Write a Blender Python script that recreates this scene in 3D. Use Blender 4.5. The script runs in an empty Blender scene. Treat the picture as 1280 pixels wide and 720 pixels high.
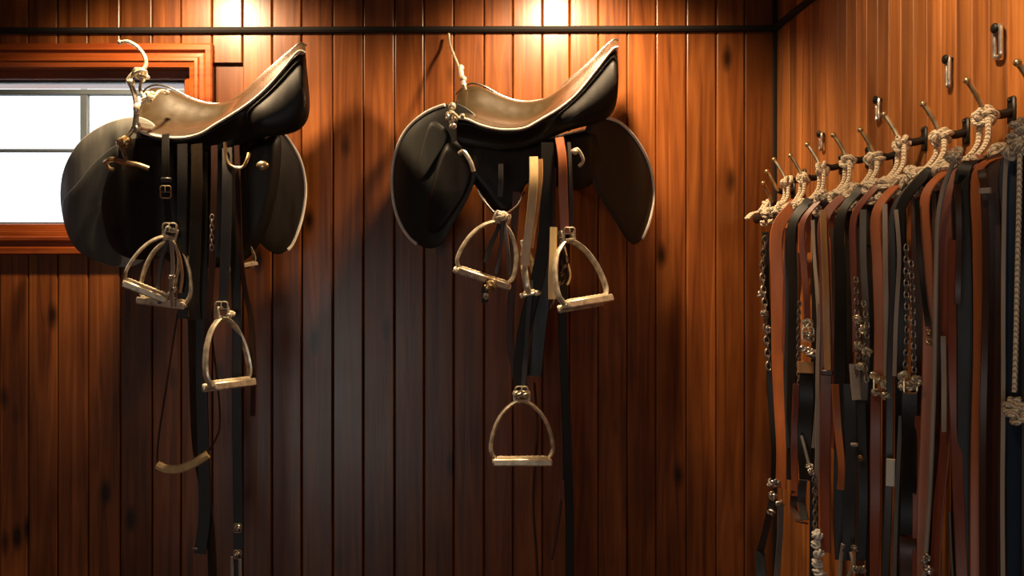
import bpy, math, random
from mathutils import Vector, Matrix
random.seed(7)
C = bpy.context.scene.collection
F, D, H, VX, VY = 1100.0, 2.44, 1.5, 560.0, 365.0     # focal length in px, camera distance to wall, camera height, vanishing point
RW = (970 - VX) / F * D                                # right wall plane x
V = Vector

def P(px, py, d=0.0):
    z = D - d
    return V(((px - VX) / F * z, -d, H + (VY - py) / F * z))
def Q(px, py, X):
    z = F * X / (px - VX)
    return V((X, z - D, H + (VY - py) / F * z))
def PT(t): return P(*t)

# ------------------------------------------------------------------ mesh builder
def catmull(pts, n=6, closed=False):
    pts = [V(p) for p in pts]
    if len(pts) < 3 and not closed:
        a, b = pts; return [a.lerp(b, i / n) for i in range(n + 1)]
    out = []; N = len(pts)
    rng = range(N) if closed else range(N - 1)
    for i in rng:
        if closed: p0, p1, p2, p3 = pts[i-1], pts[i], pts[(i+1) % N], pts[(i+2) % N]
        else: p0, p1, p2, p3 = pts[max(i-1, 0)], pts[i], pts[i+1], pts[min(i+2, N-1)]
        for k in range(n):
            t = k / n
            out.append(0.5 * ((2*p1) + (p2-p0)*t + (2*p0-5*p1+4*p2-p3)*t*t + (3*p1-p0-3*p2+p3)*t**3))
    if not closed: out.append(pts[-1].copy())
    return out

class MB:
    def __init__(s): s.v = []; s.f = []; s.attr = []
    def add(s, vs, fs, a=0.0):
        o = len(s.v); s.v += [V(x) for x in vs]; s.f += [tuple(i + o for i in f) for f in fs]; s.attr += [a] * len(fs)
        return s
    def box(s, c, size, rot=None, bev=0.0):
        hx, hy, hz = size[0]/2, size[1]/2, size[2]/2
        b = min(bev, hx*.9, hy*.9, hz*.9)
        R = rot or Matrix.Identity(3)
        if b <= 0:
            vs = [(x, y, z) for x in (-hx, hx) for y in (-hy, hy) for z in (-hz, hz)]
            fs = [(0,1,3,2),(4,6,7,5),(0,4,5,1),(2,3,7,6),(0,2,6,4),(1,5,7,3)]
        else:
            vs = []; idx = {}
            for sx in (-1,1):
                for sy in (-1,1):
                    for sz in (-1,1):
                        for ax in range(3):
                            p = [sx*(hx-b), sy*(hy-b), sz*(hz-b)]; p[ax] = (sx*hx, sy*hy, sz*hz)[ax]
                            idx[(sx,sy,sz,ax)] = len(vs); vs.append(tuple(p))
            fs = []
            for ax in range(3):
                o = [a for a in range(3) if a != ax]
                for sg in (-1,1):
                    q = []
                    for (a_, b_) in ((-1,-1),(1,-1),(1,1),(-1,1)):
                        k = [0,0,0]; k[ax] = sg; k[o[0]] = a_; k[o[1]] = b_; q.append(idx[(*k, ax)])
                    fs.append(tuple(q))
            for ax in range(3):
                o = [a for a in range(3) if a != ax]
                for a_ in (-1,1):
                    for b_ in (-1,1):
                        k = [0,0,0]; k[o[0]] = a_; k[o[1]] = b_
                        k[ax] = -1; A = idx[(*k,o[0])]; B = idx[(*k,o[1])]
                        k[ax] = 1; A2 = idx[(*k,o[0])]; B2 = idx[(*k,o[1])]
                        fs.append((A, B, B2, A2))
            for sx in (-1,1):
                for sy in (-1,1):
                    for sz in (-1,1): fs.append(tuple(idx[(sx,sy,sz,a)] for a in range(3)))
        return s.add([V(c) + R @ V(v) for v in vs], fs)
    def sweep(s, path, sect, wdir=None, closed=False, scale=None, caps=True):
        """sect: list of (u,v); u along width dir, v along normal"""
        n = len(path); m = len(sect); vs = []; prev = None
        for i, p in enumerate(path):
            a = path[i-1] if (i > 0 or closed) else path[i]
            b = path[(i+1) % n] if (i < n-1 or closed) else path[i]
            t = (b - a); t = t.normalized() if t.length > 1e-9 else V((0,0,1))
            if wdir is not None:
                w = V(wdir(i/(n-1)) if callable(wdir) else wdir)
            else:
                w = prev if prev is not None else (V((0,1,0)) if abs(t.y) < .9 else V((1,0,0)))
            w = w - t * w.dot(t)
            if w.length < 1e-6: w = t.orthogonal()
            w.normalize(); prev = w
            nn = t.cross(w)
            sc = scale(i/(n-1)) if callable(scale) else 1.0
            for (u, q) in sect: vs.append(p + w*u*sc + nn*q*sc)
        fs = []
        for i in range(n if closed else n-1):
            for k in range(m):
                a = i*m+k; b = i*m+(k+1)%m; c = ((i+1)%n)*m+(k+1)%m; d = ((i+1)%n)*m+k
                fs.append((a, b, c, d))
        if not closed and caps: fs += [tuple(range(m-1,-1,-1)), tuple((n-1)*m+k for k in range(m))]
        return s.add(vs, fs)
    def tube(s, pts, r, seg=8, closed=False, n=6, flat=1.0, wdir=None, smooth=True, scale=None):
        path = catmull(pts, n, closed) if smooth else [V(p) for p in pts]
        return s.sweep(path, [(r*flat*math.cos(a), r*math.sin(a)) for a in [2*math.pi*k/seg for k in range(seg)]], wdir, closed, scale)
    def ribbon(s, pts, w, th=.003, wdir=(1,0,0), n=6, closed=False, scale=None):
        path = catmull(pts, n, closed)
        h, t = w/2, th/2; b = min(t*.7, h*.3)
        sect = [(-h, -t+b), (-h+b, -t), (h-b, -t), (h, -t+b), (h, t-b), (h-b, t), (-h+b, t), (-h, t-b)]
        return s.sweep(path, sect, wdir, closed, scale)
    def ball(s, c, r, seg=10, ring=7, sc=(1,1,1)):
        vs = [V(c) + V((0,0,r*sc[2]))]; 
        for i in range(1, ring):
            a = math.pi*i/ring
            for k in range(seg):
                b = 2*math.pi*k/seg
                vs.append(V(c) + V((r*sc[0]*math.sin(a)*math.cos(b), r*sc[1]*math.sin(a)*math.sin(b), r*sc[2]*math.cos(a))))
        vs.append(V(c) - V((0,0,r*sc[2]))); L = len(vs)-1
        fs = [(0, 1+k, 1+(k+1)%seg) for k in range(seg)]
        for i in range(ring-2):
            for k in range(seg): fs.append((1+i*seg+k, 1+(i+1)*seg+k, 1+(i+1)*seg+(k+1)%seg, 1+i*seg+(k+1)%seg))
        fs += [(L, 1+(ring-2)*seg+(k+1)%seg, 1+(ring-2)*seg+k) for k in range(seg)]
        return s.add(vs, fs)
    def ring(s, c, rx, rz, r, R=None, seg=20, ts=6):
        R = R or Matrix.Identity(3)
        pts = [V(c) + R @ V((rx*math.cos(2*math.pi*k/seg), 0, rz*math.sin(2*math.pi*k/seg))) for k in range(seg)]
        return s.sweep(pts, [(r*math.cos(2*math.pi*k/ts), r*math.sin(2*math.pi*k/ts)) for k in range(ts)], R @ V((0,1,0)), True)
    def chain(s, pts, link=.016, r=.0016, n=12):
        path = catmull(pts, n); acc = 0; nxt = 0; k = 0
        for a, b in zip(path[:-1], path[1:]):
            L = (b-a).length
            while nxt <= acc + L and L > 0:
                c = a.lerp(b, (nxt-acc)/L); t = (b-a).normalized()
                x = t.orthogonal().normalized() if abs(t.z) < .3 else (V((1,0,0)) - t*t.x).normalized()
                y = t.cross(x)
                if k % 2: x, y = y, -x
                s.ring(c, link*.36, link*.66, r, Matrix((x, y, t)).transposed(), 10, 5)
                nxt += link*.95; k += 1
            acc += L
        return s
    def knot(s, c, r, seed=0, th=None, turns=3):
        """rope tied round and round: a (p,q) torus knot, jittered"""
        rd = random.Random(seed); th = th or r*.26
        R = Matrix.Rotation(rd.uniform(0, 6), 3, V((rd.uniform(-1,1), rd.uniform(-1,1), rd.uniform(-1,1))).normalized())
        p, q = rd.choice(((2,3),(3,4),(2,5),(3,5)))
        pts = []
        for k in range(16*p):
            a = 2*math.pi*k/16
            rr = r*(.62 + .34*math.cos(q*a/p))
            pts.append(V(c) + R @ V((rr*math.cos(a), rr*math.sin(a)*.85, r*.42*math.sin(q*a/p))) + V([rd.uniform(-1,1)*r*.07 for _ in range(3)]))
        return s.tube(pts, th, 7, True, 2)
    def panel(s, outline, depth, th=.006, rings=9, n=6, roll=.35):
        """solid sheet inside a closed px outline; depth(px,py)->distance off the wall; soft rounded rim"""
        o = catmull([V((x, y, 0)) for x, y in outline], n, True)
        cx = sum(p.x for p in o)/len(o); cy = sum(p.y for p in o)/len(o); m = len(o); vs = []
        for side in (0, 1):
            for k in range(rings, 0, -1):
                f = k / rings
                for p in o:
                    x = cx + (p.x-cx)*f; y = cy + (p.y-cy)*f
                    e = math.sqrt(max(0, 1 - max(0, (f-.86)/.14)**2)) * th/2
                    vs.append(P(x, y, depth(x, y) + (e if side == 0 else -e)))
            vs.append(P(cx, cy, depth(cx, cy) + (th/2 if side == 0 else -th/2)))
        B = rings*m + 1; fs = []
        for side in (0, 1):
            for k in range(rings-1):
                for i in range(m):
                    q = (side*B+k*m+i, side*B+k*m+(i+1)%m, side*B+(k+1)*m+(i+1)%m, side*B+(k+1)*m+i)
                    fs.append(q if side == 0 else q[::-1])
            for i in range(m):
                q = (side*B+(rings-1)*m+i, side*B+(rings-1)*m+(i+1)%m, side*B+rings*m)
                fs.append(q if side == 0 else q[::-1])
        for i in range(m): fs.append((i, B+i, B+(i+1)%m, (i+1)%m))
        return s.add(vs, fs)
    def loft(s, rings, closed_ring=True):
        m = len(rings[0]); vs = [p for r in rings for p in r]; fs = []
        for i in range(len(rings)-1):
            for k in range(m):
                fs.append((i*m+k, i*m+(k+1)%m, (i+1)*m+(k+1)%m, (i+1)*m+k))
        fs += [tuple(range(m-1,-1,-1)), tuple((len(rings)-1)*m+k for k in range(m))]
        return s.add(vs, fs)

ORG = {}
def fixnormals(me):
    import bmesh
    b = bmesh.new(); b.from_mesh(me); bmesh.ops.recalc_face_normals(b, faces=b.faces); b.to_mesh(me); b.free()
def obj(name, mb, mat, parent=None, sub=0, sharp=38, attr=False):
    if parent is not None: org = ORG[parent.name]
    else:
        lo = V((min(v.x for v in mb.v), min(v.y for v in mb.v), min(v.z for v in mb.v)))
        hi = V((max(v.x for v in mb.v), max(v.y for v in mb.v), max(v.z for v in mb.v)))
        org = V(((lo.x+hi.x)/2, (lo.y+hi.y)/2, lo.z))
    me = bpy.data.meshes.new(name); me.from_pydata([v - org for v in mb.v], [], mb.f); me.update()
    if attr:
        a = me.attributes.new('tone', 'FLOAT', 'FACE'); a.data.foreach_set('value', mb.attr)
    if not attr: fixnormals(me)
    me.polygons.foreach_set('use_smooth', [True]*len(me.polygons)); me.set_sharp_from_angle(angle=math.radians(sharp))
    me.materials.append(mat)
    o = bpy.data.objects.new(name, me); C.objects.link(o)
    if parent is not None: o.parent = parent; ORG[o.name] = org
    else: o.location = org; ORG[o.name] = org.copy()
    if sub:
        md = o.modifiers.new('smooth', 'SUBSURF'); md.levels = sub; md.render_levels = sub
    return o
def tag(o, label, cat, group=None):
    o['label'] = label; o['category'] = cat
    if group: o['group'] = group
    return o
def thing(name, label, cat, loc, group=None):
    o = bpy.data.objects.new(name, None); C.objects.link(o); o.location = loc; o.empty_display_size = .05
    ORG[o.name] = V(loc); return tag(o, label, cat, group)
def struct(name, mb, mat, **k):
    o = obj(name, mb, mat, **k)
    if k.get('parent') is None: o['kind'] = 'structure'
    return o
def copy_tree(o, parent=None):
    c = o.copy(); C.objects.link(c)
    if parent is not None: c.parent = parent
    for ch in o.children: copy_tree(ch, c)
    return c

# ------------------------------------------------------------------ materials
def newmat(name):
    m = bpy.data.materials.new(name); m.use_nodes = True; nt = m.node_tree
    return m, nt, nt.nodes['Principled BSDF'], nt.nodes.new, nt.links.new
def leather(name, col, rough=.38, spec=.5, bump=.25, scale=260, coat=.0, var=.45):
    m, nt, b, N, L = newmat(name)
    tc = N('ShaderNodeTexCoord'); n1 = N('ShaderNodeTexNoise'); n1.inputs['Scale'].default_value = 14; n1.inputs['Detail'].default_value = 5
    mpz = N('ShaderNodeMapping'); mpz.inputs['Scale'].default_value = (3, 3, .7); L(tc.outputs['Object'], mpz.inputs['Vector']); L(mpz.outputs[0], n1.inputs['Vector'])
    mx = N('ShaderNodeMixRGB'); mx.inputs[1].default_value = (*[c*(1-var) for c in col], 1); mx.inputs[2].default_value = (*[c*(1+var) for c in col], 1)
    L(n1.outputs['Fac'], mx.inputs[0]); L(mx.outputs[0], b.inputs['Base Color'])
    n2 = N('ShaderNodeTexNoise'); n2.inputs['Scale'].default_value = scale; L(tc.outputs['Object'], n2.inputs['Vector'])
    bp = N('ShaderNodeBump'); bp.inputs['Strength'].default_value = bump; bp.inputs['Distance'].default_value = .0006
    L(n2.outputs['Fac'], bp.inputs['Height']); L(bp.outputs[0], b.inputs['Normal'])
    mr = N('ShaderNodeMapRange'); mr.inputs['To Min'].default_value = rough*.75; mr.inputs['To Max'].default_value = rough*1.3
    L(n1.outputs['Fac'], mr.inputs['Value']); L(mr.outputs[0], b.inputs['Roughness'])
    b.inputs['Specular IOR Level'].default_value = spec; b.inputs['Coat Weight'].default_value = coat; b.inputs['Coat Roughness'].default_value = .25
    return m
def metal(name, col, rough=.3, met=.85):
    m, nt, b, N, L = newmat(name)
    tc = N('ShaderNodeTexCoord'); n = N('ShaderNodeTexNoise'); n.inputs['Scale'].default_value = 60; n.inputs['Detail'].default_value = 6
    L(tc.outputs['Object'], n.inputs['Vector'])
    r = N('ShaderNodeValToRGB'); r.color_ramp.elements[0].position = .3; r.color_ramp.elements[1].position = .62
    r.color_ramp.elements[0].color = (*[c*.45 for c in col], 1); r.color_ramp.elements[1].color = (*col, 1)
    L(n.outputs['Fac'], r.inputs[0]); L(r.outputs[0], b.inputs['Base Color'])
    b.inputs['Metallic'].default_value = met; b.inputs['Roughness'].default_value = rough
    bp = N('ShaderNodeBump'); bp.inputs['Strength'].default_value = .2; bp.inputs['Distance'].default_value = .001
    L(n.outputs['Fac'], bp.inputs['Height']); L(bp.outputs[0], b.inputs['Normal'])
    return m
def ropemat(name, col):
    m, nt, b, N, L = newmat(name)
    tc = N('ShaderNodeTexCoord'); w = N('ShaderNodeTexWave'); w.bands_direction = 'DIAGONAL'; w.inputs['Scale'].default_value = 90; w.inputs['Distortion'].default_value = 3
    L(tc.outputs['Object'], w.inputs['Vector'])
    r = N('ShaderNodeValToRGB'); r.color_ramp.elements[0].color = (*[c*.35 for c in col], 1); r.color_ramp.elements[1].color = (*col, 1); r.color_ramp.elements[1].position = .5
    L(w.outputs['Fac'], r.inputs[0]); L(r.outputs[0], b.inputs['Base Color'])
    bp = N('ShaderNodeBump'); bp.inputs['Strength'].default_value = .6; bp.inputs['Distance'].default_value = .002
    L(w.outputs['Fac'], bp.inputs['Height']); L(bp.outputs[0], b.inputs['Normal'])
    b.inputs['Roughness'].default_value = .55
    return m
def woodmat(name, dark, mid, light, axis='x', rough=.3, tone=True, knots=True, bump=.15):
    """varnished pine boards, grain along z (axis only for grain direction z / x / y)"""
    m, nt, b, N, L = newmat(name)
    tc = N('ShaderNodeTexCoord'); ge = N('ShaderNodeNewGeometry')
    at = N('ShaderNodeAttribute'); at.attribute_name = 'tone'
    off = N('ShaderNodeVectorMath'); off.operation = 'MULTIPLY_ADD'
    cmb = N('ShaderNodeCombineXYZ')
    for i in range(3): L(at.outputs['Fac'], cmb.inputs[i])
    L(cmb.outputs[0], off.inputs[0]); off.inputs[1].default_value = (3.1, 5.7, 23.0); L(ge.outputs['Position'], off.inputs[2])
    mp = N('ShaderNodeMapping'); L(off.outputs[0], mp.inputs['Vector'])
    mp.inputs['Scale'].default_value = {'z': (30, 30, 1.5), 'x': (1.5, 30, 30), 'y': (30, 1.5, 30)}[axis]
    n = N('ShaderNodeTexNoise'); n.inputs['Scale'].default_value = 1.3; n.inputs['Detail'].default_value = 7; n.inputs['Distortion'].default_value = 1.2
    L(mp.outputs[0], n.inputs['Vector'])
    r = N('ShaderNodeValToRGB'); cr = r.color_ramp; cr.elements[0].position = .28; cr.elements[0].color = (*dark, 1)
    cr.elements[1].position = .72; cr.elements[1].color = (*light, 1); e = cr.elements.new(.5); e.color = (*mid, 1)
    L(n.outputs['Fac'], r.inputs[0]); out = r.outputs[0]
    # blotches (uneven stain)
    n3 = N('ShaderNodeTexNoise'); n3.inputs['Scale'].default_value = 3.2; n3.inputs['Detail'].default_value = 3; L(off.outputs[0], n3.inputs['Vector'])
    mr = N('ShaderNodeMapRange'); mr.inputs['From Min'].default_value = .3; mr.inputs['From Max'].default_value = .7; mr.inputs['To Min'].default_value = .72; mr.inputs['To Max'].default_value = 1.18
    L(n3.outputs['Fac'], mr.inputs['Value'])
    ml = N('ShaderNodeMixRGB'); ml.blend_type = 'MULTIPLY'; ml.inputs[0].default_value = 1; L(out, ml.inputs[1]); L(mr.outputs[0], ml.inputs[2]); out = ml.outputs[0]
    if tone:
        fr = N('ShaderNodeMath'); fr.operation = 'FRACT'; L(at.outputs['Fac'], fr.inputs[0])
        m2 = N('ShaderNodeMapRange'); m2.inputs['To Min'].default_value = .45; m2.inputs['To Max'].default_value = 1.25; L(fr.outputs[0], m2.inputs['Value'])
        ml2 = N('ShaderNodeMixRGB'); ml2.blend_type = 'MULTIPLY'; ml2.inputs[0].default_value = 1; L(out, ml2.inputs[1]); L(m2.outputs[0], ml2.inputs[2]); out = ml2.outputs[0]
    if knots:
        mp2 = N('ShaderNodeMapping'); L(off.outputs[0], mp2.inputs['Vector']); mp2.inputs['Scale'].default_value = (9, 9, 3.6)
        vo = N('ShaderNodeTexVoronoi'); vo.inputs['Scale'].default_value = 1; vo.voronoi_dimensions = '3D'
        nd = N('ShaderNodeTexNoise'); nd.inputs['Scale'].default_value = 25; L(off.outputs[0], nd.inputs['Vector'])
        mm = N('ShaderNodeMixRGB'); mm.inputs[0].default_value = .04; L(mp2.outputs[0], mm.inputs[1]); L(nd.outputs['Color'], mm.inputs[2])
        L(mm.outputs[0], vo.inputs['Vector'])
        kr = N('ShaderNodeMapRange'); kr.inputs['From Min'].default_value = .06; kr.inputs['From Max'].default_value = .17; kr.inputs['To Min'].default_value = .13; kr.inputs['To Max'].default_value = 1
        L(vo.outputs['Distance'], kr.inputs['Value'])
        ml3 = N('ShaderNodeMixRGB'); ml3.blend_type = 'MULTIPLY'; ml3.inputs[0].default_value = 1; L(out, ml3.inputs[1]); L(kr.outputs[0], ml3.inputs[2]); out = ml3.outputs[0]
    L(out, b.inputs['Base Color'])
    bp = N('ShaderNodeBump'); bp.inputs['Strength'].default_value = bump; bp.inputs['Distance'].default_value = .002
    L(n.outputs['Fac'], bp.inputs['Height']); L(bp.outputs[0], b.inputs['Normal'])
    rr = N('ShaderNodeMapRange'); rr.inputs['To Min'].default_value = rough*.8; rr.inputs['To Max'].default_value = rough*1.35
    L(n3.outputs['Fac'], rr.inputs['Value']); L(rr.outputs[0], b.inputs['Roughness'])
    return m
def plain(name, col, rough=.5, metallic=0):
    m, nt, b, N, L = newmat(name)
    tc = N('ShaderNodeTexCoord'); n = N('ShaderNodeTexNoise'); n.inputs['Scale'].default_value = 30; L(tc.outputs['Object'], n.inputs['Vector'])
    mx = N('ShaderNodeMixRGB'); mx.inputs[1].default_value = (*[c*.85 for c in col], 1); mx.inputs[2].default_value = (*[min(1, c*1.15) for c in col], 1)
    L(n.outputs['Fac'], mx.inputs[0]); L(mx.outputs[0], b.inputs['Base Color'])
    b.inputs['Roughness'].default_value = rough; b.inputs['Metallic'].default_value = metallic; return m

M = {}
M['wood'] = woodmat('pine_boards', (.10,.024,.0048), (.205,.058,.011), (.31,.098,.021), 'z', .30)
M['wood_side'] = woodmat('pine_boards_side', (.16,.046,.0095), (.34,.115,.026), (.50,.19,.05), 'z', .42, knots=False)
M['wood_trim'] = woodmat('casing_wood', (.15,.027,.005), (.22,.046,.008), (.28,.066,.013), 'x', .30, tone=False, knots=False, bump=.06)
M['dark_trim'] = plain('dark_trim', (.004,.002,.0015), .9)
M['floor'] = woodmat('floor_boards', (.05,.02,.008), (.10,.04,.016), (.15,.06,.025), 'y', .4)
M['ceil'] = woodmat('ceiling_boards', (.10,.03,.01), (.16,.05,.015), (.22,.075,.022), 'y', .4)
M['sash'] = plain('painted_sash', (.10,.125,.15), .5)
M['black'] = leather('black_leather', (.009,.0072,.006), .45, .35)
M['blackgloss'] = leather('polished_black_leather', (.028,.019,.011), .27, .7, .25, 90)
M['seat'] = leather('polished_seat_leather', (.036,.025,.012), .24, .8, .2, 70, .35)
M['flap'] = leather('window_lit_black_leather', (.27,.265,.235), .6, .5, .2, 180)  # left flap leather lightened: window light put into the base colour
M['lining'] = leather('dark_grey_leather', (.085,.087,.078), .55)
M['flapgreen'] = leather('olive_black_leather', (.014,.0135,.010), .52, .45, .15, 180)
M['char'] = leather('charcoal_leather', (.038,.034,.034), .42)
M['dbrown'] = leather('dark_brown_leather', (.050,.018,.010), .4)
M['rbrown'] = leather('red_brown_leather', (.21,.052,.026), .42)
M['orange'] = leather('chestnut_leather', (.40,.115,.035), .4)
M['tan'] = leather('tan_leather', (.50,.26,.10), .4)
M['gold'] = leather('light_tan_leather', (.72,.52,.25), .35)
M['grey'] = leather('grey_webbing', (.13,.115,.105), .6)
M['palegrey'] = leather('pale_webbing', (.34,.27,.22), .6)
M['navy'] = leather('navy_webbing', (.008,.026,.055), .55)
M['slate'] = leather('slate_webbing', (.022,.026,.032), .55)
M['edge'] = leather('pale_piping', (.85,.78,.66), .35)
M['iron'] = metal('worn_stirrup_metal', (.95,.84,.64), .36, .55)
M['dull'] = metal('dull_chain_metal', (.34,.29,.25), .4, .7)
M['steel'] = metal('bright_steel', (.78,.72,.66), .28)
M['brass'] = metal('aged_brass', (.78,.58,.32), .32)
M['rubber'] = leather('cream_footpad', (.85,.72,.48), .45)
M['rope'] = ropemat('cream_rope', (.88,.72,.52))
M['white'] = plain('white_tape', (.7,.66,.6), .6)
M['iron_black'] = plain('black_iron', (.012,.011,.010), .45, .3)

# ------------------------------------------------------------------ setting: boarded room
def boards(edges, z0, z1, place, hole=None, seed=1, tones=None, g=.0030, dp=.0065):
    """edges: board edges along the wall; place(u, out, z)->point; hole (u1, za, zb): boards with u<u1 are cut between za and zb"""
    mb = MB(); rd = random.Random(seed)
    for i, (a, b_) in enumerate(zip(edges[:-1], edges[1:])):
        t = rd.randint(0, 40) + (tones[i] if tones and i < len(tones) and tones[i] is not None else rd.uniform(.25, .95))
        prof = [(a, -.012), (a+.0006, -dp), (a+g*.35, -dp*.55), (a+g*.8, -dp*.16), (a+g*1.5, 0), (b_-g*1.5, 0), (b_-g*.8, -dp*.16), (b_-g*.35, -dp*.55), (b_-.0006, -dp), (b_, -.012)]
        spans = [(z0, z1)]
        if hole and a < hole[0] - 1e-4 and b_ > hole[3] + 1e-4: spans = [(z0, hole[1]), (hole[2], z1)]
        for (za, zb) in spans:
            vs = [place(u, o, z) for z in (za, zb) for (u, o) in prof]; m = len(prof)
            fs = [(k, k+1, m+k+1, m+k) for k in range(m-1)]
            mb.add(vs, fs, t)
    return mb
FL, CE = 0.0, 2.72
LW, BK = -2.0, -4.2
gx = [-23, 15, 35.5] 
gpx = [-1, 35, 72, 110, 150, 190, 226, 265, 303, 340, 377, 416, 454, 493, 530, 567, 605, 641, 678, 712, 748, 784, 820, 858, 895.5, 931, 970]
left = []
x = -1
while (x - VX)/F*D > LW + .05: x -= 38; left.insert(0, x)
gpx_all = left + gpx
edges = [LW] + [(p - VX)/F*D for p in gpx_all if (p - VX)/F*D > LW + .01]
tone_by_px = {35: .5, 72: .5, 110: .45, 150: .0, 190: .35, 226: .4, 265: .55, 303: .5, 340: .45, 377: .5, 416: .45, 454: .45, 493: .5, 530: .5, 567: .6, 605: .75, 641: .8, 678: .55, 712: .7, 748: .75, 784: .7, 820: .75, 858: .65, 895.5: .6, 931: .3}
tones = [None] + [tone_by_px.get(p) for p in gpx_all if (p - VX)/F*D > LW + .01]
WX0, WX1 = (-152 - VX)/F*D, (265 - VX)/F*D
hz0, hz1 = P(0, 300).z, P(0, 78).z
wb = boards(edges, FL, CE, lambda u, o, z: V((u, -o, z)), (WX1 + .001, hz0, hz1, WX0), 3, tones)
wb.add([(LW,.013,FL),(RW,.013,FL),(RW,.013,hz0),(LW,.013,hz0)], [(0,1,2,3)], .1)
wb.add([(LW,.013,hz1),(RW,.013,hz1),(RW,.013,CE),(LW,.013,CE)], [(0,1,2,3)], .1)
wb.add([(WX1-.001,.013,hz0),(RW,.013,hz0),(RW,.013,hz1),(WX1-.001,.013,hz1)], [(0,1,2,3)], .1)
xl = [e for e in edges if e <= WX0 + .01][-1]
wb.add([(LW,.013,hz0),(xl,.013,hz0),(xl,.013,hz1),(LW,.013,hz1)], [(0,1,2,3)], .1)
# outer skin of the wall so it has its real thickness
for (a, b_, c, d) in ((LW, FL, RW, hz0), (LW, hz1, RW, CE), (WX1-.001, hz0, RW, hz1), (LW, hz0, xl, hz1)):
    wb.add([(a,.14,b_),(c,.14,b_),(c,.14,d),(a,.14,d)], [(3,2,1,0)], .1)
wb.add([(xl,.013,hz0),(WX1,.013,hz0),(WX1,.14,hz0),(xl,.14,hz0)], [(0,1,2,3)], .1)
wb.add([(xl,.013,hz1),(WX1,.013,hz1),(WX1,.14,hz1),(xl,.14,hz1)], [(3,2,1,0)], .1)
wb.add([(WX1,.013,hz0),(WX1,.14,hz0),(WX1,.14,hz1),(WX1,.013,hz1)], [(3,2,1,0)], .1)
wb.add([(xl,.013,hz0),(xl,.14,hz0),(xl,.14,hz1),(xl,.013,hz1)], [(0,1,2,3)], .1)
struct('wall_back', wb, M['wood'], attr=True, sharp=8)
def side_edges(a, b_, w, seed):
    rd = random.Random(seed); e = [a]
    while e[-1] - w > b_ + .02: e.append(e[-1] - w)
    e.append(b_); return e
er = [-x for x in side_edges(0, BK, .048, 1)]
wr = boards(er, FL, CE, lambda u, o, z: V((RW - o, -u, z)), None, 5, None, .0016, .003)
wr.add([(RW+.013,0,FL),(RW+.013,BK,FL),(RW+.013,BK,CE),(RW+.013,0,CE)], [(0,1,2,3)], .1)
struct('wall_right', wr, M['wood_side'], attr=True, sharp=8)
wl = boards(er, FL, CE, lambda u, o, z: V((LW + o, -u, z)), None, 6)
wl.add([(LW-.013,0,FL),(LW-.013,BK,FL),(LW-.013,BK,CE),(LW-.013,0,CE)], [(3,2,1,0)], .1)
struct('wall_left', wl, M['wood_side'], attr=True, sharp=8)
ef = [LW + k*(RW-LW)/32 for k in range(33)]
wf = boards(ef, FL, CE, lambda u, o, z: V((u, BK + o, z)), None, 8)
wf.add([(LW,BK-.013,FL),(RW,BK-.013,FL),(RW,BK-.013,CE),(LW,BK-.013,CE)], [(3,2,1,0)], .1)
struct('wall_front', wf, M['wood_side'], attr=True, sharp=8)
fl = boards(ef, BK, .0, lambda u, o, z: V((u, z, FL + o)), None, 9)
fl.add([(LW-.02,BK-.02,-.013),(RW+.02,BK-.02,-.013),(RW+.02,.15,-.013),(LW-.02,.15,-.013)], [(0,1,2,3)], .1)
struct('floor', fl, M['floor'], attr=True, sharp=8)
ce = boards(ef, BK, .0, lambda u, o, z: V((u, z, CE - o)), None, 10)
ce.add([(LW-.02,BK-.02,CE+.013),(RW+.02,BK-.02,CE+.013),(RW+.02,.15,CE+.013),(LW-.02,.15,CE+.013)], [(3,2,1,0)], .1)
struct('ceiling', ce, M['ceil'], attr=True, sharp=8)
# dark rail that runs round both walls, and the dark strip in the corner
zl, zr = P(0, 40.5).z, P(970, 36.5).z
def trimrod(a, b_, out, hgt, dep, name):
    mb = MB(); d = (b_-a).normalized(); up = V((0,0,1))
    h, w = hgt/2, dep
    sect = [(0, -h), (w*.8, -h), (w, -h*.6), (w, h*.3), (w*.7, h), (0, h)]
    mb.sweep([a, a.lerp(b_, .5), b_], [(s[0], s[1]) for s in sect], wdir=out)
    return struct(name, mb, M['dark_trim'])
trimrod(V((LW, 0, zl - (LW + 1.24)*-.0)), V((RW, 0, zr)), V((0,-1,0)), .0145, .016, 'trim_1')
trimrod(V((RW, 0, zr)), V((RW, BK, zr)), V((-1,0,0)), .0145, .016, 'trim_2')
cs = MB().box((RW-.005, -.005, (CE+FL)/2), (.010, .010, CE-FL), None, .002)
struct('trim_3', cs, M['dark_trim'])

# window with stepped casing, grey sash bars and glass
wx0, wx1, wz0, wz1 = P(-174, 0).x, P(268, 0).x, P(0, 319).z, P(0, 57).z
mb = MB()
prof = [(0, 0), (0, .022), (.004, .026), (.018, .026), (.022, .017), (.026, .016), (.036, .018), (.040, .025), (.048, .026), (.052, .021), (.064, .018), (.067, -.012), (.087, -.016), (.089, -.020), (.089, -.135)]
ring = []
for (o, d) in prof:
    ring.append([V((wx0+o, -d, wz0+o)), V((wx1-o, -d, wz0+o)), V((wx1-o, -d, wz1-o)), V((wx0+o, -d, wz1-o))])
vs = [p for r in ring for p in r]; fs = []
for i in range(len(ring)-1):
    for k in range(4): fs.append((i*4+k, i*4+(k+1)%4, (i+1)*4+(k+1)%4, (i+1)*4+k))
mb.add(vs, fs)
win = struct('window_1', mb, M['wood_trim'], sharp=12)
ix0, ix1, iz0, iz1 = wx0+.089, wx1-.089, wz0+.089, wz1-.089
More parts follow.
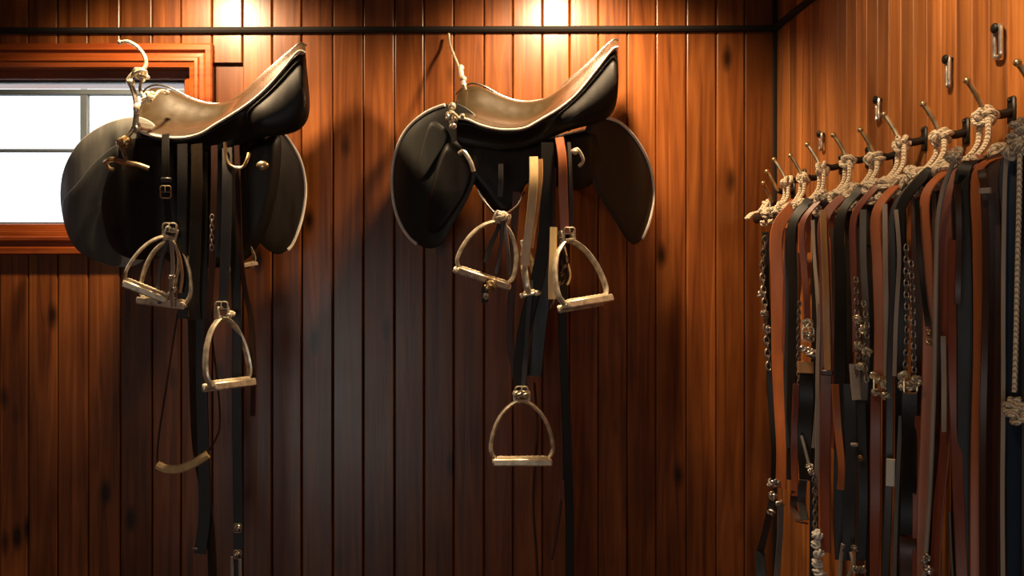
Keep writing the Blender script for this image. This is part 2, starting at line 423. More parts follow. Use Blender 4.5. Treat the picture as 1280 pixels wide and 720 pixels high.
# sash frame and bars
s = MB(); yb = .045
def bar(xa, xb, za, zb, dep=.022): s.box(((xa+xb)/2, yb, (za+zb)/2), (abs(xb-xa), dep, abs(zb-za)), None, .002)
t = .006
bar(ix0, ix0+t, iz0, iz1); bar(ix1-t, ix1, iz0, iz1); bar(ix0, ix1, iz0, iz0+t); bar(ix0, ix1, iz1-t, iz1)
def wx(px): return P(px, 0, -yb).x
def wz(py): return P(0, py, -yb).z
bar(ix0, ix1, wz(119.5), wz(112.5)); bar(ix0, ix1, wz(190.5), wz(186.5), .016)
bar(wx(101.5), wx(111), iz0, wz(112), .018); bar(wx(-18), wx(-10), iz0, wz(112), .018)
struct('sash', s, M['sash'], parent=win)
gm, nt, bs, N, L = newmat('window_glass'); bs.inputs['Transmission Weight'].default_value = 1; bs.inputs['Roughness'].default_value = .02; bs.inputs['IOR'].default_value = 1.45
struct('pane', MB().box(((ix0+ix1)/2, yb+.002, (iz0+iz1)/2), (ix1-ix0, .003, iz1-iz0)), gm, parent=win)

# ------------------------------------------------------------------ parts used on tack
def buckle(mb, c, w, h, r=.0018, R=None):
    R = R or Matrix.Identity(3); c = V(c)
    pts = []
    for (x, z) in ((-1,-.7),(-1,0),(-1,.7),(-.7,1),(0,1),(.7,1),(1,.7),(1,0),(1,-.7),(.7,-1),(0,-1),(-.7,-1)):
        pts.append(c + R @ V((x*w/2, 0, z*h/2)))
    mb.tube(pts, r, 6, True, 3)
    mb.tube([c + R @ V((-w/2,0,0)), c + R @ V((w/2,0,0))], r*.8, 6)
    mb.tube([c + R @ V((0,-r,0)), c + R @ V((0,-r*2.2,h*.3)), c + R @ V((0,-r*1.2,h*.52))], r*.7, 5)
    return mb

# ------------------------------------------------------------------ saddles
def make_saddle(name, label, dx, seat_rows, side_low, flaps, body, extra):
    t = thing(name, label, 'saddle', P(dx, 250, .20))
    # seat shell: rings along the length, each ring far edge -> seat -> near edge -> side -> belly
    rings = []
    for (nx, ny), (fx, fy), (lx, ly) in zip(*seat_rows, side_low):
        A = P(fx, fy, .13); Cn = P(nx, ny, .33); Dn = P(lx, ly, .335)
        mid = A.lerp(Cn, .5); drop = V((0, .006, -.020)) if fx < dx + 60 else V((0, -.004, -.006))
        cant = fy < 105 and nx > dx + 40
        O1, O2, O3 = (V((0,-.008,0)), V((0,-.022,0)), V((0,0,0))) if cant else (V((0,.012,0)), V((0,.03,0)), V((0,.05,0)))
        Dn = Dn + O3
        rings.append([A, A.lerp(Cn, .12) + V((0,0,.008)), A.lerp(Cn, .32) + drop*.8, mid + drop, A.lerp(Cn, .72) + drop*.8, A.lerp(Cn, .93) + V((0,0,.001)), Cn, Cn + V((0,.002,-.005)),
                      Cn.lerp(Dn, .2) + O1, Cn.lerp(Dn, .55) + O2, Dn, Dn + V((0,.07,.006)), A + V((0,-.03,-.05)) if fy < ly - 70 else A + V((0,-.02,-.03)), A + V((0,.006,-.012))])
    # split: the polished top is a part of its own over the dark side shell
    top = MB(); m = 7; e = .0012
    def off(r):   # lift the polished seat slightly proud of the shell
        return [p + V((0, -e, e*2)) for p in r[:7]]
    tops = [off(r) for r in rings]
    ringsT = [r + [p + V((0, .003, -.007)) for p in reversed(r)] for r in tops]
    top.loft(ringsT)
    shell = MB(); shell.loft([[p + V((.006*(i==0), .002, -.004 - .006*(i<2))) for p in r] for i, r in enumerate(rings)])
    obj('seat', top, M['seat'], t, sub=2, sharp=60)
    obj('underside', shell, M['black'], t, sub=2, sharp=60)
    # pale welt along the near rim
    rim = [r[6] + V((0, -.003, .001)) for r in rings]
    w = MB().tube(rim, .0032, 8, False, 5)
    obj('welt', w, M['edge'], t)
    rimf = [r[0] + V((0, 0, .004)) for r in rings]
    obj('welt', MB().tube(rimf, .0026, 8, False, 5), M['blackgloss'], t)
    for (outline, dfn, mat, edge, th) in flaps:
        f = obj('flap', MB().panel(outline, dfn, th), M[mat], t, sub=1, sharp=70)
        if edge:
            o = catmull([V((x, y, 0)) for x, y in outline], 6, True)
            a, b_ = edge; sel = [o[i % len(o)] for i in range(int(a*6), int(b_*6)+1)]
            e_ = MB(); e_.tube([P(p.x, p.y, dfn(p.x, p.y) + th*.3) for p in sel], .0042, 8, False, 1, smooth=False)
            obj('piping', e_, M['edge'], f)
    for (outline, dfn, mat, th, nm) in body:
        obj(nm, MB().panel(outline, dfn, th), M[mat], t, sub=1, sharp=70)
    for fn in extra: fn(t)
    return t

def lean(x0, x1, d0, d1, bulge=0, cy=0, ry=100):
    def f(x, y):
        k = max(0, min(1, (x-x0)/(x1-x0)))
        return d0 + (d1-d0)*k + bulge*math.sin(math.pi*k)*max(0, 1-((y-cy)/ry)**2)
    return f

# left saddle
near = [(170,158),(176,165),(190,170),(210,173),(232,172.5),(252,167),(270,156),(290,144),(311,130),(331,113),(352,90),(372,66),(382,67)]
far  = [(176,124),(182,113),(195,108),(214,112),(238,124),(262,131),(284,130),(304,118),(324,99),(344,81),(362,66),(375,56),(383,59)]
low  = [(170,176),(177,186),(190,190),(210,192),(232,192),(254,189),(274,184),(296,176),(322,168),(348,168),(370,164),(383,150),(386,128)]
def left_flap_depth(x, y):
    k = max(0, min(1, (x-76)/120.0)); base = .10 + .17*math.sqrt(k)
    # creases in the leather
    c1 = abs((x - (150 - (y-160)*.38))); c2 = abs(x - (150 - (y-240)*-.05))
    return base + .010*math.exp(-(c1/9)**2) + .006*math.exp(-(c2/7)**2)
def left_extra(t):
    # metal saddle nail and hook standing at the pommel
    pass
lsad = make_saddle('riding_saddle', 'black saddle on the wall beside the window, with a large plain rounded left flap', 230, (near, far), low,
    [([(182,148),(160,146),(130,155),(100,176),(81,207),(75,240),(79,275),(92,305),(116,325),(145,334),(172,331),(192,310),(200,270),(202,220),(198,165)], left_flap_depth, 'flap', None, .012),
     ([(152,178),(122,199),(99,226),(78,254),(83,290),(100,316),(128,329),(150,331),(150,300),(150,250),(156,215),(166,195)], lambda x, y: left_flap_depth(x, y) + .0075, 'lining', None, .008),
     ([(338,162),(352,165),(366,182),(377,205),(382,235),(379,265),(372,290),(362,310),(345,318),(322,300),(308,262),(302,215),(306,175)], lean(300, 384, .27, .13, .02, 240, 90), 'black', (1.2, 7.2), .010)],
    [([(176,182),(235,190),(300,184),(345,166),(352,190),(345,250),(328,300),(300,330),(255,335),(215,330),(190,300),(180,240)], lambda x, y: .235 + .02*math.exp(-((x-255)/50)**2), 'black', .05, 'panel'),
     ([(152,178),(190,170),(225,180),(230,240),(224,300),(200,322),(165,324),(140,310),(129,278),(127,248),(135,216),(147,196)], lambda x, y: left_flap_depth(x, y) + .018, 'black', .020, 'knee_roll')],
    [])
# right saddle
near2 = [(566,150),(572,148),(584,150),(600,157),(620,162),(640,163),(658,160),(676,150),(698,137),(720,119),(744,90),(764,64),(772,60)]
far2  = [(570,120),(578,112),(590,106),(606,110),(626,121),(648,128),(668,128),(690,122),(712,101),(732,84),(752,64),(766,52),(773,52)]
low2  = [(566,160),(573,172),(586,178),(602,180),(622,182),(642,182),(662,178),(684,170),(708,162),(732,156),(754,151),(770,142),(775,122)]
def rl(x, y):
    k = max(0, min(1, (x-488)/112.0)); return .11 + .15*math.sqrt(k) - .02*max(0, (y-240)/70)
def rr(x, y):
    k = max(0, min(1, (818-x)/84.0)); return .10 + .15*math.sqrt(k)
rsad = make_saddle('riding_saddle', 'black saddle in the middle of the wall, both flaps edged with pale piping', 650, (near2, far2), low2,
    [([(575,130),(556,131),(530,142),(507,163),(494,192),(490,225),(493,258),(503,285),(518,303),(537,311),(553,304),(567,280),(584,250),(598,215),(604,180),(598,148)], rl, 'flapgreen', (1.0, 8.2), .011),
     ([(738,146),(752,146),(776,154),(797,177),(812,207),(817,240),(813,272),(803,298),(792,306),(780,295),(764,268),(746,240),(736,210),(730,172)], rr, 'flapgreen', (1.0, 7.0), .011)],
    [([(570,172),(640,182),(735,160),(752,180),(748,220),(725,238),(690,232),(662,228),(650,245),(634,266),(626,270),(616,262),(600,240),(580,215),(570,195)], lambda x, y: .235, 'black', .05, 'panel'),
     ([(560,178),(578,190),(590,210),(584,238),(566,268),(548,290),(534,288),(534,262),(540,230),(548,200)], lambda x, y: rl(x, y) + .014, 'black', .024, 'knee_roll'),
     ([(538,152),(556,160),(560,174),(545,200),(528,225),(520,215),(526,185)], lambda x, y: rl(x, y) + .008, 'flapgreen', .012, 'knee_pad')],
    [])

# metal parts set on each saddle
def add_part(t, name, mb, mat, **k): return obj(name, mb, M[mat], t, **k)
# small D-rings and girth hooks on the left saddle
mb = MB(); mb.tube([P(132,203,.31), P(140,199,.33), P(155,203,.345), P(172,206,.35), P(186,211,.345)], .0062, 8, flat=1.2)
mb.tube([P(132,203,.31), P(136,210,.31), P(142,212,.31)], .0045, 8)
add_part(lsad, 'pommel_staple', mb, 'brass')
mb = MB(); mb.tube([P(281,178,.355), P(283,198,.36), P(290,208,.365), P(303,209,.365), P(309,199,.36), P(311,192,.35)], .0042, 8)
mb.ball(P(328,207,.35), .014, 10, 7, (1.1,.6,.8))
add_part(lsad, 'stirrup_bar', mb, 'brass')
mb = MB(); mb.ball(P(578,145,.345), .006); mb.ball(P(565,133,.32), .010); mb.ball(P(560,148,.33), .007); mb.ball(P(566,158,.335), .009)
mb.knot(P(565,146,.335), .014, 5)
add_part(rsad, 'pommel_stud', mb, 'iron')
mb = MB(); mb.tube([P(574,192,.345), P(580,190,.352), P(588,202,.352), P(592,214,.345)], .0055, 8)
add_part(rsad, 'staple', mb, 'iron')
mb = MB(); mb.tube([P(714,190,.345), P(722,187,.352), P(729,200,.352), P(724,208,.345)], .0042, 8); mb.ball(P(719,190,.355), .007)
add_part(rsad, 'stirrup_bar', mb, 'iron')

# saddle racks fixed to the wall (hidden arms that carry the saddles)
def rack(cx, cy, label):
    t = thing('saddle_rack', label, 'rack', P(cx, cy, 0), 'wall saddle racks')
    add_part(t, 'wall_plate', MB().box(P(cx, cy, 0) + V((0,-.005,0)), (.10,.01,.14), None, .003), 'iron_black')
    a = MB()
    for s_ in (-1, 1): a.tube([P(cx+s_*18, cy, .008), P(cx+s_*20, cy-2, .12), P(cx+s_*20, cy-6, .25)], .008, 8)
    a.tube([P(cx-20, cy-6, .25), P(cx, cy-8, .262), P(cx+20, cy-6, .25)], .008, 8)
    add_part(t, 'arm', a, 'iron_black')
rack(250, 185, 'black iron rack carrying the saddle beside the window')
rack(655, 178, 'black iron rack carrying the saddle in the middle of the wall')

# curled bridle hook at the pommel of the left saddle
t = thing('bridle_hook', 'tall curled pale metal hook with knotted stem rising beside the left saddle pommel', 'hook', P(176,190,.33))
mb = MB(); mb.tube([P(150,53,.30), P(160,52,.305), P(172,59,.31), P(181,71,.32), P(182,83,.325), P(176,89,.33), P(166,93,.335), P(160,101,.335)], .0052, 8, scale=lambda u: .75+.4*u)
hk = add_part(t, 'hook', mb, 'iron')
add_part(hk, 'tip', MB().ball(P(150,53,.30), .006), 'iron')
mb = MB(); mb.knot(P(176,93,.335), .018, 2, .004); mb.tube([P(160,101,.335), P(166,112,.34), P(170,128,.345), P(170,145,.345), P(168,162,.345)], .0065, 8)
mb.tube([P(178,97,.335), P(175,112,.34), P(180,124,.345), P(173,140,.345), P(171,158,.345)], .004, 8)
mb.knot(P(184,122,.345), .015, 3, .0042); mb.ball(P(164,103,.34), .009); mb.ball(P(171,136,.35), .009, 10, 7, (1,1,1.6))
mb.knot(P(170,160,.345), .012, 8, .0036)
add_part(t, 'stem', mb, 'iron')
mb = MB(); mb.tube([P(166,163,.345), P(158,172,.345), P(152,182,.345), P(156,192,.345), P(158,203,.345)], .0055, 8); mb.knot(P(155,178,.345), .017, 11, .0045)
add_part(t, 'lower_knot', mb, 'brass')
mb = MB(); mb.tube([P(188,126,.335), P(198,115,.30), P(206,114,.26), P(210,118,.24)], .004, 8)
mb.ball(P(190,118,.32), .008); mb.ball(P(209,116,.245), .007)
add_part(t, 'stay', mb, 'iron')
t = thing('bridle_hook', 'short pale metal hook standing behind the pommel of the middle saddle', 'hook', P(578,112,.20))
mb = MB(); mb.tube([P(561,42,.02), P(562,52,.03), P(564,60,.06), P(572,80,.12), P(577,92,.17), P(580,104,.2), P(582,112,.2)], .0035, 8)
add_part(t, 'hook', mb, 'iron')
mb = MB(); mb.tube([P(575,84,.16), P(577,95,.18), P(580,108,.2)], .007, 8); mb.ball(P(576,85,.16), .009); mb.ball(P(579,99,.19), .009)
add_part(t, 'stem', mb, 'iron')

# ------------------------------------------------------------------ stirrups
def stirrup_proto():
    t = thing('stirrup_iron', '', 'stirrup', V((0,0,0)))
    a = MB(); w, h = .064, .150
    pts = [(-.054,-h+.004),(-w,-h+.022),(-w,-.105),(-.056,-.070),(-.040,-.038),(-.018,-.016),(0,-.010),(.018,-.016),(.040,-.038),(.056,-.070),(w,-.105),(w,-h+.022),(.054,-h+.004)]
    a.tube([V((x,0,z)) for x, z in pts], .0047, 8, False, 5, flat=1.75, wdir=(0,1,0))
    obj('arch', a, M['iron'], t)
    e = MB()
    for (x, z, sx, sz) in ((0,.012,.034,.006),(0,-.008,.034,.006),(-.015,.002,.006,.022),(.015,.002,.006,.022)): e.box((x,0,z), (sx,.013,sz), None, .0015)
    obj('eye', e, M['iron'], t)
    tr = MB(); tr.box((0,0,-h), (.118,.036,.010), None, .003)
    tr.box((0,-.018,-h), (.124,.008,.017), None, .003); tr.box((0,.018,-h), (.124,.008,.017), None, .003)
    tro = obj('tread', tr, M['iron'], t)
    fp = MB(); fp.box((0,0,-h+.008), (.106,.026,.010), None, .002)
    for k in range(9): fp.box((-.044+k*.011, 0, -h+.0125), (.005,.024,.0025), None, .0008)
    obj('footpad', fp, M['rubber'], tro)
    return t
proto = stirrup_proto(); first = [True]
def stirrup(label, px, py, d, yaw=0, roll=0, pitch=0, sc=(1,1,1)):
    o = proto if first[0] else copy_tree(proto)
    first[0] = False
    o.location = P(px, py, d); o.rotation_mode = 'XYZ'
    o.matrix_world = Matrix.Translation(P(px, py, d)) @ Matrix.Rotation(math.radians(roll), 4, 'Y') @ Matrix.Rotation(math.radians(yaw), 4, 'Z') @ Matrix.Rotation(math.radians(pitch), 4, 'X') @ Matrix.Diagonal((*sc, 1))
    o['label'] = label; o['group'] = 'metal stirrups hanging from the saddles'
    return o
stirrup('pale metal stirrup tilted steeply, upper of the two crossed under the left saddle hook', 213, 292, .375, 20, 24, 0, (.86,1,.98))
stirrup('metal stirrup hanging behind the tilted one at far left', 214, 296, .34, -12, 6, 0, (1.02,1,1.06))
stirrup('narrow metal stirrup turned sideways on long charcoal strap of the left saddle', 278, 392, .37, 50, -2, -6, (.94,1.3,1.12))
stirrup('tilted metal stirrup tied with a buckle under the middle saddle front point', 627, 273, .35, 14, 18, 0, (1.12,1,1.0))
stirrup('wide bright stirrup with double tread bar, nearest the right flap of the middle saddle', 709, 296, .355, 30, -8, -12, (1.10,1.1,1.10))
stirrup('lowest stirrup of the middle saddle, hanging square against the dark boards', 652, 496, .34, 0, 0, -4, (1.13,1,1.02))
stirrup('half hidden metal stirrup behind the dark straps of the left saddle', 290, 290, .27, 30, -14, 0, (.62,1,.60))
stirrup('half hidden stirrup whose curved arm shows behind the tan strap of the middle saddle', 656, 306, .30, 72, -10, 0, (.9,1,.8))

# ------------------------------------------------------------------ straps hanging from the two saddles
XW = V((1,0,0))
def yawed(deg): a = math.radians(deg); return V((math.cos(a), -math.sin(a), 0))
def px_w(w, d=.35): return w/F*(D-d)
def strap_thing(name, label, cat, segs, group=None):
    """segs: (part, kind, pts[(px,py,d)], width_px, material, yaw)"""
    p0 = segs[0][2][-1]; t = thing(name, label, cat, P(*p0), group)
    for (part, kind, pts, w, mat, yaw) in segs:
        d = pts[0][2]; W = px_w(w, d)
        if kind in ('knot', 'buckle', 'keeper') and len(pts) > 1:
            for i, q in enumerate(P(*p) for p in pts):
                mb = MB()
                if kind == 'knot': mb.knot(q, W/2, i + int(pts[0][0]))
                elif kind == 'buckle': buckle(mb, q, W, W*1.15, max(.0016, W*.075), Matrix.Rotation(math.radians(-yaw), 3, 'Z'))
                else: mb.box(q, (W, .009, W*.45), Matrix.Rotation(math.radians(-yaw), 3, 'Z'), .002)
                obj(part, mb, M[mat], t)
            continue
        mb = MB()
        pw = [P(*p) for p in pts]
        if kind == 'strap': mb.ribbon(pw, W, .0035, yawed(yaw))
        elif kind == 'cord': mb.tube(pw, W/2, 8)
        elif kind == 'chain': mb.chain(pw, W*1.3, W*.14)
        elif kind == 'buckle':
            for q in pw: buckle(mb, q, W, W*1.15, max(.0016, W*.075), Matrix.Rotation(math.radians(-yaw), 3, 'Z'))
        elif kind == 'knot':
            for i, q in enumerate(pw): mb.knot(q, W/2, i + int(pts[0][0]))
        elif kind == 'keeper':
            for q in pw: mb.box(q, (W, .009, W*.45), Matrix.Rotation(math.radians(-yaw), 3, 'Z'), .002)
        obj(part, mb, M[mat], t)
    return t
SG = 'straps under the left saddle'
strap_thing('stirrup_leather', 'black strap with small buckle holding the two crossed stirrups', 'strap', [
    ('strap','strap',[(207,168,.345),(207,200,.365),(208,240,.37),(211,270,.372),(213,290,.372)],10,'black',10),
    ('buckle','buckle',[(207,240,.377)],13,'brass',0),('buckle','buckle',[(212,289,.380)],17,'iron',0),('keeper','keeper',[(208,225,.373)],13,'char',0)], SG)
strap_thing('stirrup_leather', 'thin strap bunch dangling inside the crossed stirrups', 'strap', [
    ('strap','strap',[(213,294,.372),(216,330,.376),(214,360,.378),(216,384,.376)],6,'palegrey',20),
    ('strap','strap',[(210,300,.362),(201,330,.362),(198,360,.362),(200,380,.362)],5,'char',0),
    ('strap','strap',[(215,294,.366),(224,320,.366),(228,345,.366),(225,366,.366)],5,'tan',30),
    ('ferrule','knot',[(215,346,.384),(217,362,.384)],8,'steel',0)], SG)
strap_thing('stirrup_leather', 'wide smooth charcoal strap ending at the sideways stirrup', 'strap', [
    ('strap','strap',[(284,185,.345),(284,220,.365),(283,280,.372),(281,340,.374),(279,388,.374)],13,'char',6),
    ('buckle','buckle',[(277,386,.382)],15,'iron',0),('buckle','knot',[(289,393,.382)],10,'iron',0)], SG)
strap_thing('stirrup_leather', 'brown stitched strap just left of the wide charcoal one', 'strap', [
    ('strap','strap',[(268,182,.345),(268,230,.362),(266,300,.366),(264,350,.366),(260,400,.366),(258,440,.36)],9,'dbrown',12),
    ('stitching','chain',[(265,272,.371),(265,312,.372)],5,'palegrey',0)], SG)
strap_thing('stirrup_leather', 'thin brown strap bowing out right of the sideways stirrup', 'strap', [
    ('strap','strap',[(296,182,.335),(298,240,.345),(300,310,.345),(306,360,.340),(314,400,.335),(317,460,.33),(316,520,.33)],8,'dbrown',20)], SG)
strap_thing('girth_strap', 'pair of plain black billets between the two groups of stirrups under the left saddle', 'strap', [
    ('strap','strap',[(228,180,.34),(228,230,.357),(227,300,.355),(229,360,.35),(228,398,.34)],13,'black',0),
    ('strap','strap',[(246,180,.34),(246,230,.357),(244,300,.357),(242,370,.352),(244,400,.345)],15,'blackgloss',8)], SG)
strap_thing('girth_strap', 'long black strap to the picture foot left of the buckled one, under the left saddle', 'strap', [
    ('strap','strap',[(252,190,.325),(252,300,.33),(252,400,.335),(252,470,.335),(254,560,.33),(256,640,.325),(250,692,.325)],15,'black',0),
    ('strap','strap',[(240,396,.32),(242,470,.32),(246,560,.32),(262,650,.32),(266,730,.32)],13,'blackgloss',20),
    ('keeper','keeper',[(243,686,.33)],8,'grey',0)], SG)
strap_thing('girth_strap', 'longest black strap with bright buckles at the picture foot below the sideways stirrup', 'strap', [
    ('strap','strap',[(290,190,.325),(293,300,.335),(296,400,.345),(296,500,.34),(297,580,.335),(298,650,.33),(299,740,.33),(299,820,.33)],12,'black',0),
    ('buckle','buckle',[(297,660,.337),(297,693,.337)],9,'steel',0),
    ('buckle','knot',[(297,660,.342),(296,693,.342)],8,'steel',0),
    ('billet','strap',[(290,696,.34),(290,712,.34),(291,740,.34)],4,'palegrey',0),('billet','strap',[(300,699,.34),(300,715,.34),(301,740,.34)],4,'palegrey',0)], SG)
strap_thing('stirrup_leather', 'black strap behind the others carrying the half hidden stirrup of the left saddle', 'strap', [
    ('strap','strap',[(296,185,.25),(293,240,.265),(290,286,.27)],8,'black',20)], SG)
strap_thing('leather_loop', 'thin brown loop with a pale curved sleeve at its bottom, low under the left saddle', 'strap', [
    ('cord','cord',[(222,392,.33),(216,430,.33),(210,470,.33),(203,515,.33),(198,550,.33),(197,578,.33),(204,583,.33)],2.6,'dbrown',0),
    ('cord','cord',[(256,572,.33),(262,562,.33),(270,548,.33),(275,530,.33),(272,480,.33),(262,400,.33)],2.6,'dbrown',0),
    ('sleeve','cord',[(197,581,.335),(208,586,.337),(224,586,.337),(242,579,.337),(260,568,.335)],11,'gold',0)], SG)
SG = 'straps under the middle saddle'
strap_thing('breast_strap', 'dark thongs and ring at the pointed front of the middle saddle', 'strap', [
    ('thong','cord',[(598,238,.30),(606,252,.33),(618,266,.345),(626,268,.35)],3,'char',0),
    ('thong','cord',[(655,240,.30),(648,255,.33),(637,265,.345),(629,268,.35)],3,'dbrown',0),
    ('slider','strap',[(626,205,.352),(626,225,.356),(625,246,.352)],6,'char',0),
    ('ring','knot',[(628,270,.358)],14,'iron',0)], SG)
strap_thing('breast_strap', 'thin laces spreading inside the tilted stirrup of the middle saddle', 'strap', [
    ('lace','strap',[(626,274,.352),(620,292,.355),(612,310,.355),(607,328,.352)],5,'char',0),
    ('lace','strap',[(628,274,.358),(627,300,.358),(624,322,.358),(620,342,.355)],5,'dbrown',10),
    ('lace','strap',[(630,274,.354),(633,300,.356),(636,325,.356),(637,344,.352)],5,'grey',0)], SG)
strap_thing('breast_strap', 'small dark buckled tab tied on the tilted stirrup tread', 'strap', [
    ('buckle','buckle',[(614,354,.372)],12,'brass',0),('buckle','knot',[(612,358,.376)],15,'brass',0),
    ('tab','strap',[(612,350,.37),(606,362,.372),(606,378,.366)],8,'black',0),('tip','knot',[(607,370,.376)],8,'iron',0)], SG)
strap_thing('stirrup_leather', 'light tan strap folded double and narrowing downward, middle saddle', 'strap', [
    ('strap','strap',[(667,196,.345),(667,225,.362),(664,265,.362),(660,296,.358),(657,318,.352),(656,332,.35)],11,'gold',6),
    ('strap','strap',[(675,199,.342),(675,225,.350),(670,265,.350),(664,310,.345)],7,'tan',20)], SG)
strap_thing('stirrup_leather', 'orange brown strap down to the wide bright stirrup', 'strap', [
    ('strap','strap',[(699,172,.345),(703,200,.364),(704,240,.366),(706,293,.362)],11,'orange',8),
    ('strap','strap',[(711,178,.342),(713,210,.354),(714,250,.356),(714,290,.352)],5,'char',0),
    ('strap','strap',[(693,210,.342),(692,250,.35),(693,300,.352)],5,'dbrown',0),
    ('buckle','buckle',[(712,292,.370)],13,'iron',0)], SG)
strap_thing('stirrup_leather', 'pale tan flat strap with dark chain beside it inside the wide bright stirrup', 'strap', [
    ('strap','strap',[(692,284,.366),(691,320,.378),(690,345,.382),(690,374,.380)],9,'gold',6),
    ('chain','chain',[(703,305,.37),(706,325,.376),(702,345,.378),(696,364,.378),(690,382,.374)],9,'dbrown',0),
    ('cord','cord',[(705,306,.372),(710,330,.376),(713,345,.376),(709,356,.374)],2.6,'gold',0)], SG)
strap_thing('girth_strap', 'broad bundle of black straps above the lowest stirrup', 'strap', [
    ('strap','strap',[(684,178,.338),(684,240,.345),(680,300,.34),(672,345,.335),(658,400,.33),(650,450,.33),(651,488,.335)],16,'black',0),
    ('strap','strap',[(686,230,.325),(685,300,.325),(680,360,.32),(674,410,.31),(668,470,.30)],18,'black',10),
    ('strap','strap',[(646,240,.325),(642,300,.32),(640,360,.32),(637,420,.325),(645,470,.33),(648,490,.335)],9,'dbrown',0),
    ('strap','strap',[(664,350,.342),(660,400,.338),(657,450,.338),(654,488,.34)],7,'char',20),
    ('buckle','knot',[(647,493,.352),(656,493,.352)],11,'iron',0),('buckle','buckle',[(652,492,.356)],15,'iron',0)], SG)
strap_thing('girth_strap', 'long plain black strap to the picture foot right of the lowest stirrup', 'strap', [
    ('strap','strap',[(706,180,.30),(705,300,.30),(703,400,.29),(706,480,.28),(709,560,.27),(712,650,.26),(712,740,.26),(712,820,.26)],11,'black',0)], SG)
strap_thing('rein_loop', 'faint dark loop of thin rein below the lowest stirrup', 'strap', [
    ('rein','cord',[(668,478,.28),(672,540,.26),(668,590,.25),(667,640,.24),(671,700,.24),(672,740,.24)],3.2,'dbrown',0),
    ('rein','cord',[(705,560,.25),(704,600,.25),(700,640,.25),(695,672,.25),(690,700,.25)],3.2,'dbrown',0),
    ('keeper','strap',[(704,600,.255),(704,625,.255)],7,'rbrown',0)], SG)

# ------------------------------------------------------------------ right wall: rails, hooks, bridles and lead straps
def Z(px, X): return F*X/(px - VX)            # depth seen at that column
XR = .815; ZR = H + .192                        # lower rail
def rail(name, label, X, z, r, y0, y1, mat, nb):
    t = thing(name, label, 'rail', V((RW, (y0+y1)/2, z)))
    b_ = MB(); b_.tube([V((X, y0, z)), V((X, y1, z))], r, 12)
    bo = obj('bar', b_, M[mat], t)
    for k in range(nb):
        y = y0 + (y1-y0)*(k+.5)/nb
        m_ = MB(); m_.tube([V((RW-.004, y, z-.012)), V(((RW+X)/2, y, z-.012)), V((X, y, z-r*.5))], .005, 8)
        m_.box((RW-.003, y, z-.012), (.006,.026,.05), None, .002)
        obj('bracket', m_, M[mat], t)
    return t
rail('hanging_rail', 'black iron rail along the right wall under the rope knots', XR, ZR, .012, -.12, -1.36, 'iron_black', 6)

def hook_proto():
    t = thing('coat_hook', '', 'hook', V((0,0,0)))
    a = MB(); a.tube([V((-.036,0,-.010)), V((-.044,0,-.004)), V((-.052,0,.012)), V((-.064,0,.032)), V((-.071,0,.042))], .0042, 8)
    obj('arm', a, M['brass'], t)
    obj('tip', MB().ball((-.072,0,.043), .0060), M['brass'], t)
    sh = MB(); sh.tube([V((.002,0,-.006)), V((-.018,0,-.011)), V((-.040,0,-.006))], .0075, 10)
    obj('shank', sh, M['iron_black'], t)
    p_ = MB().box((.003,0,-.004), (.006,.018,.046), None, .003); p_.ball((-.001,0,.012), .003)
    obj('plate', p_, M['iron_black'], t)
    return t
hp = hook_proto(); fdz = (0, .004, -.006, .004, -.008, .003, .006, -.004, .003, -.02, -.045); fz = [1.285, 1.415, 1.54, 1.675, 1.78, 1.90, 2.03, 2.14, 2.24, 2.31, 2.37]
hlab = ['nearest brass hook, at the right picture edge', 'second brass hook from the right, above the thick rope knots', 'third brass hook from the right, below and left of the narrow staple', 'fourth brass hook from the right, just right of the small bare staple', 'fifth brass hook from the right, left of the small bare staple',
        'sixth brass hook from the right above tan rope loops', 'brass hook seventh from the right where the row bunches up', 'brass hook eighth from the right, fourth from the corner', 'brass hook third from the room corner', 'brass hook second from the room corner', 'farthest brass hook, tucked against the room corner']
for i, z in enumerate(fz):
    o = hp if i == 0 else copy_tree(hp)
    o.location = V((RW-.006, z-D, H+.292 + (0, .004, -.006, .004, -.008, .003, .006, -.004, .003, -.02, -.045)[i]))
    o.rotation_euler = (0, 0, math.radians((0, 4, 0, -3, 4, 2, -5, 3, -4, 10, 25)[i]))
    o['label'] = hlab[i]; o['group'] = 'brass hooks along the right wall'
# bare staples higher on the wall
def staple(px, py0, py1, w, label):
    X = RW - .008; a = Q(px, py0, X); b_ = Q(px, py1, X); wy = w*(F*X/(px-VX))**2/(F*X)
    t = thing('wall_staple', label, 'staple', V((RW, b_.y, b_.z)), 'bare staples above the hooks')
    c = (a+b_)/2; hz = (a.z-b_.z)/2
    R = Matrix.Rotation(math.radians(82), 3, 'Z'); m_ = MB()
    m_.tube([c + R @ V((wy/2*sx, 0, hz*sz)) for sx, sz in ((0,1),(-1,.85),(-1,0),(-1,-.85),(0,-1),(1,-.85),(1,0),(1,.85))], .0036, 8, True, 4)
    obj('loop', m_, M['steel'], t)
    m_ = MB(); m_.tube([V((RW, a.y, a.z-.003)), V((X-.004, a.y, a.z-.003))], .004, 10); m_.ball(V((X-.005, a.y, a.z-.003)), .0085, 10, 7, (.6,1,1))
    obj('screw', m_, M['iron_black'], t)
staple(1247, 33, 72, 10, 'largest bare steel staple, highest on the right wall')
staple(1185, 72, 108, 4, 'narrow bare steel staple, second highest on the right wall')
staple(1097, 123, 150, 3.5, 'small bare steel staple left of the second highest')
staple(1026, 166, 187, 3, 'smallest bare steel staple, nearest the room corner')

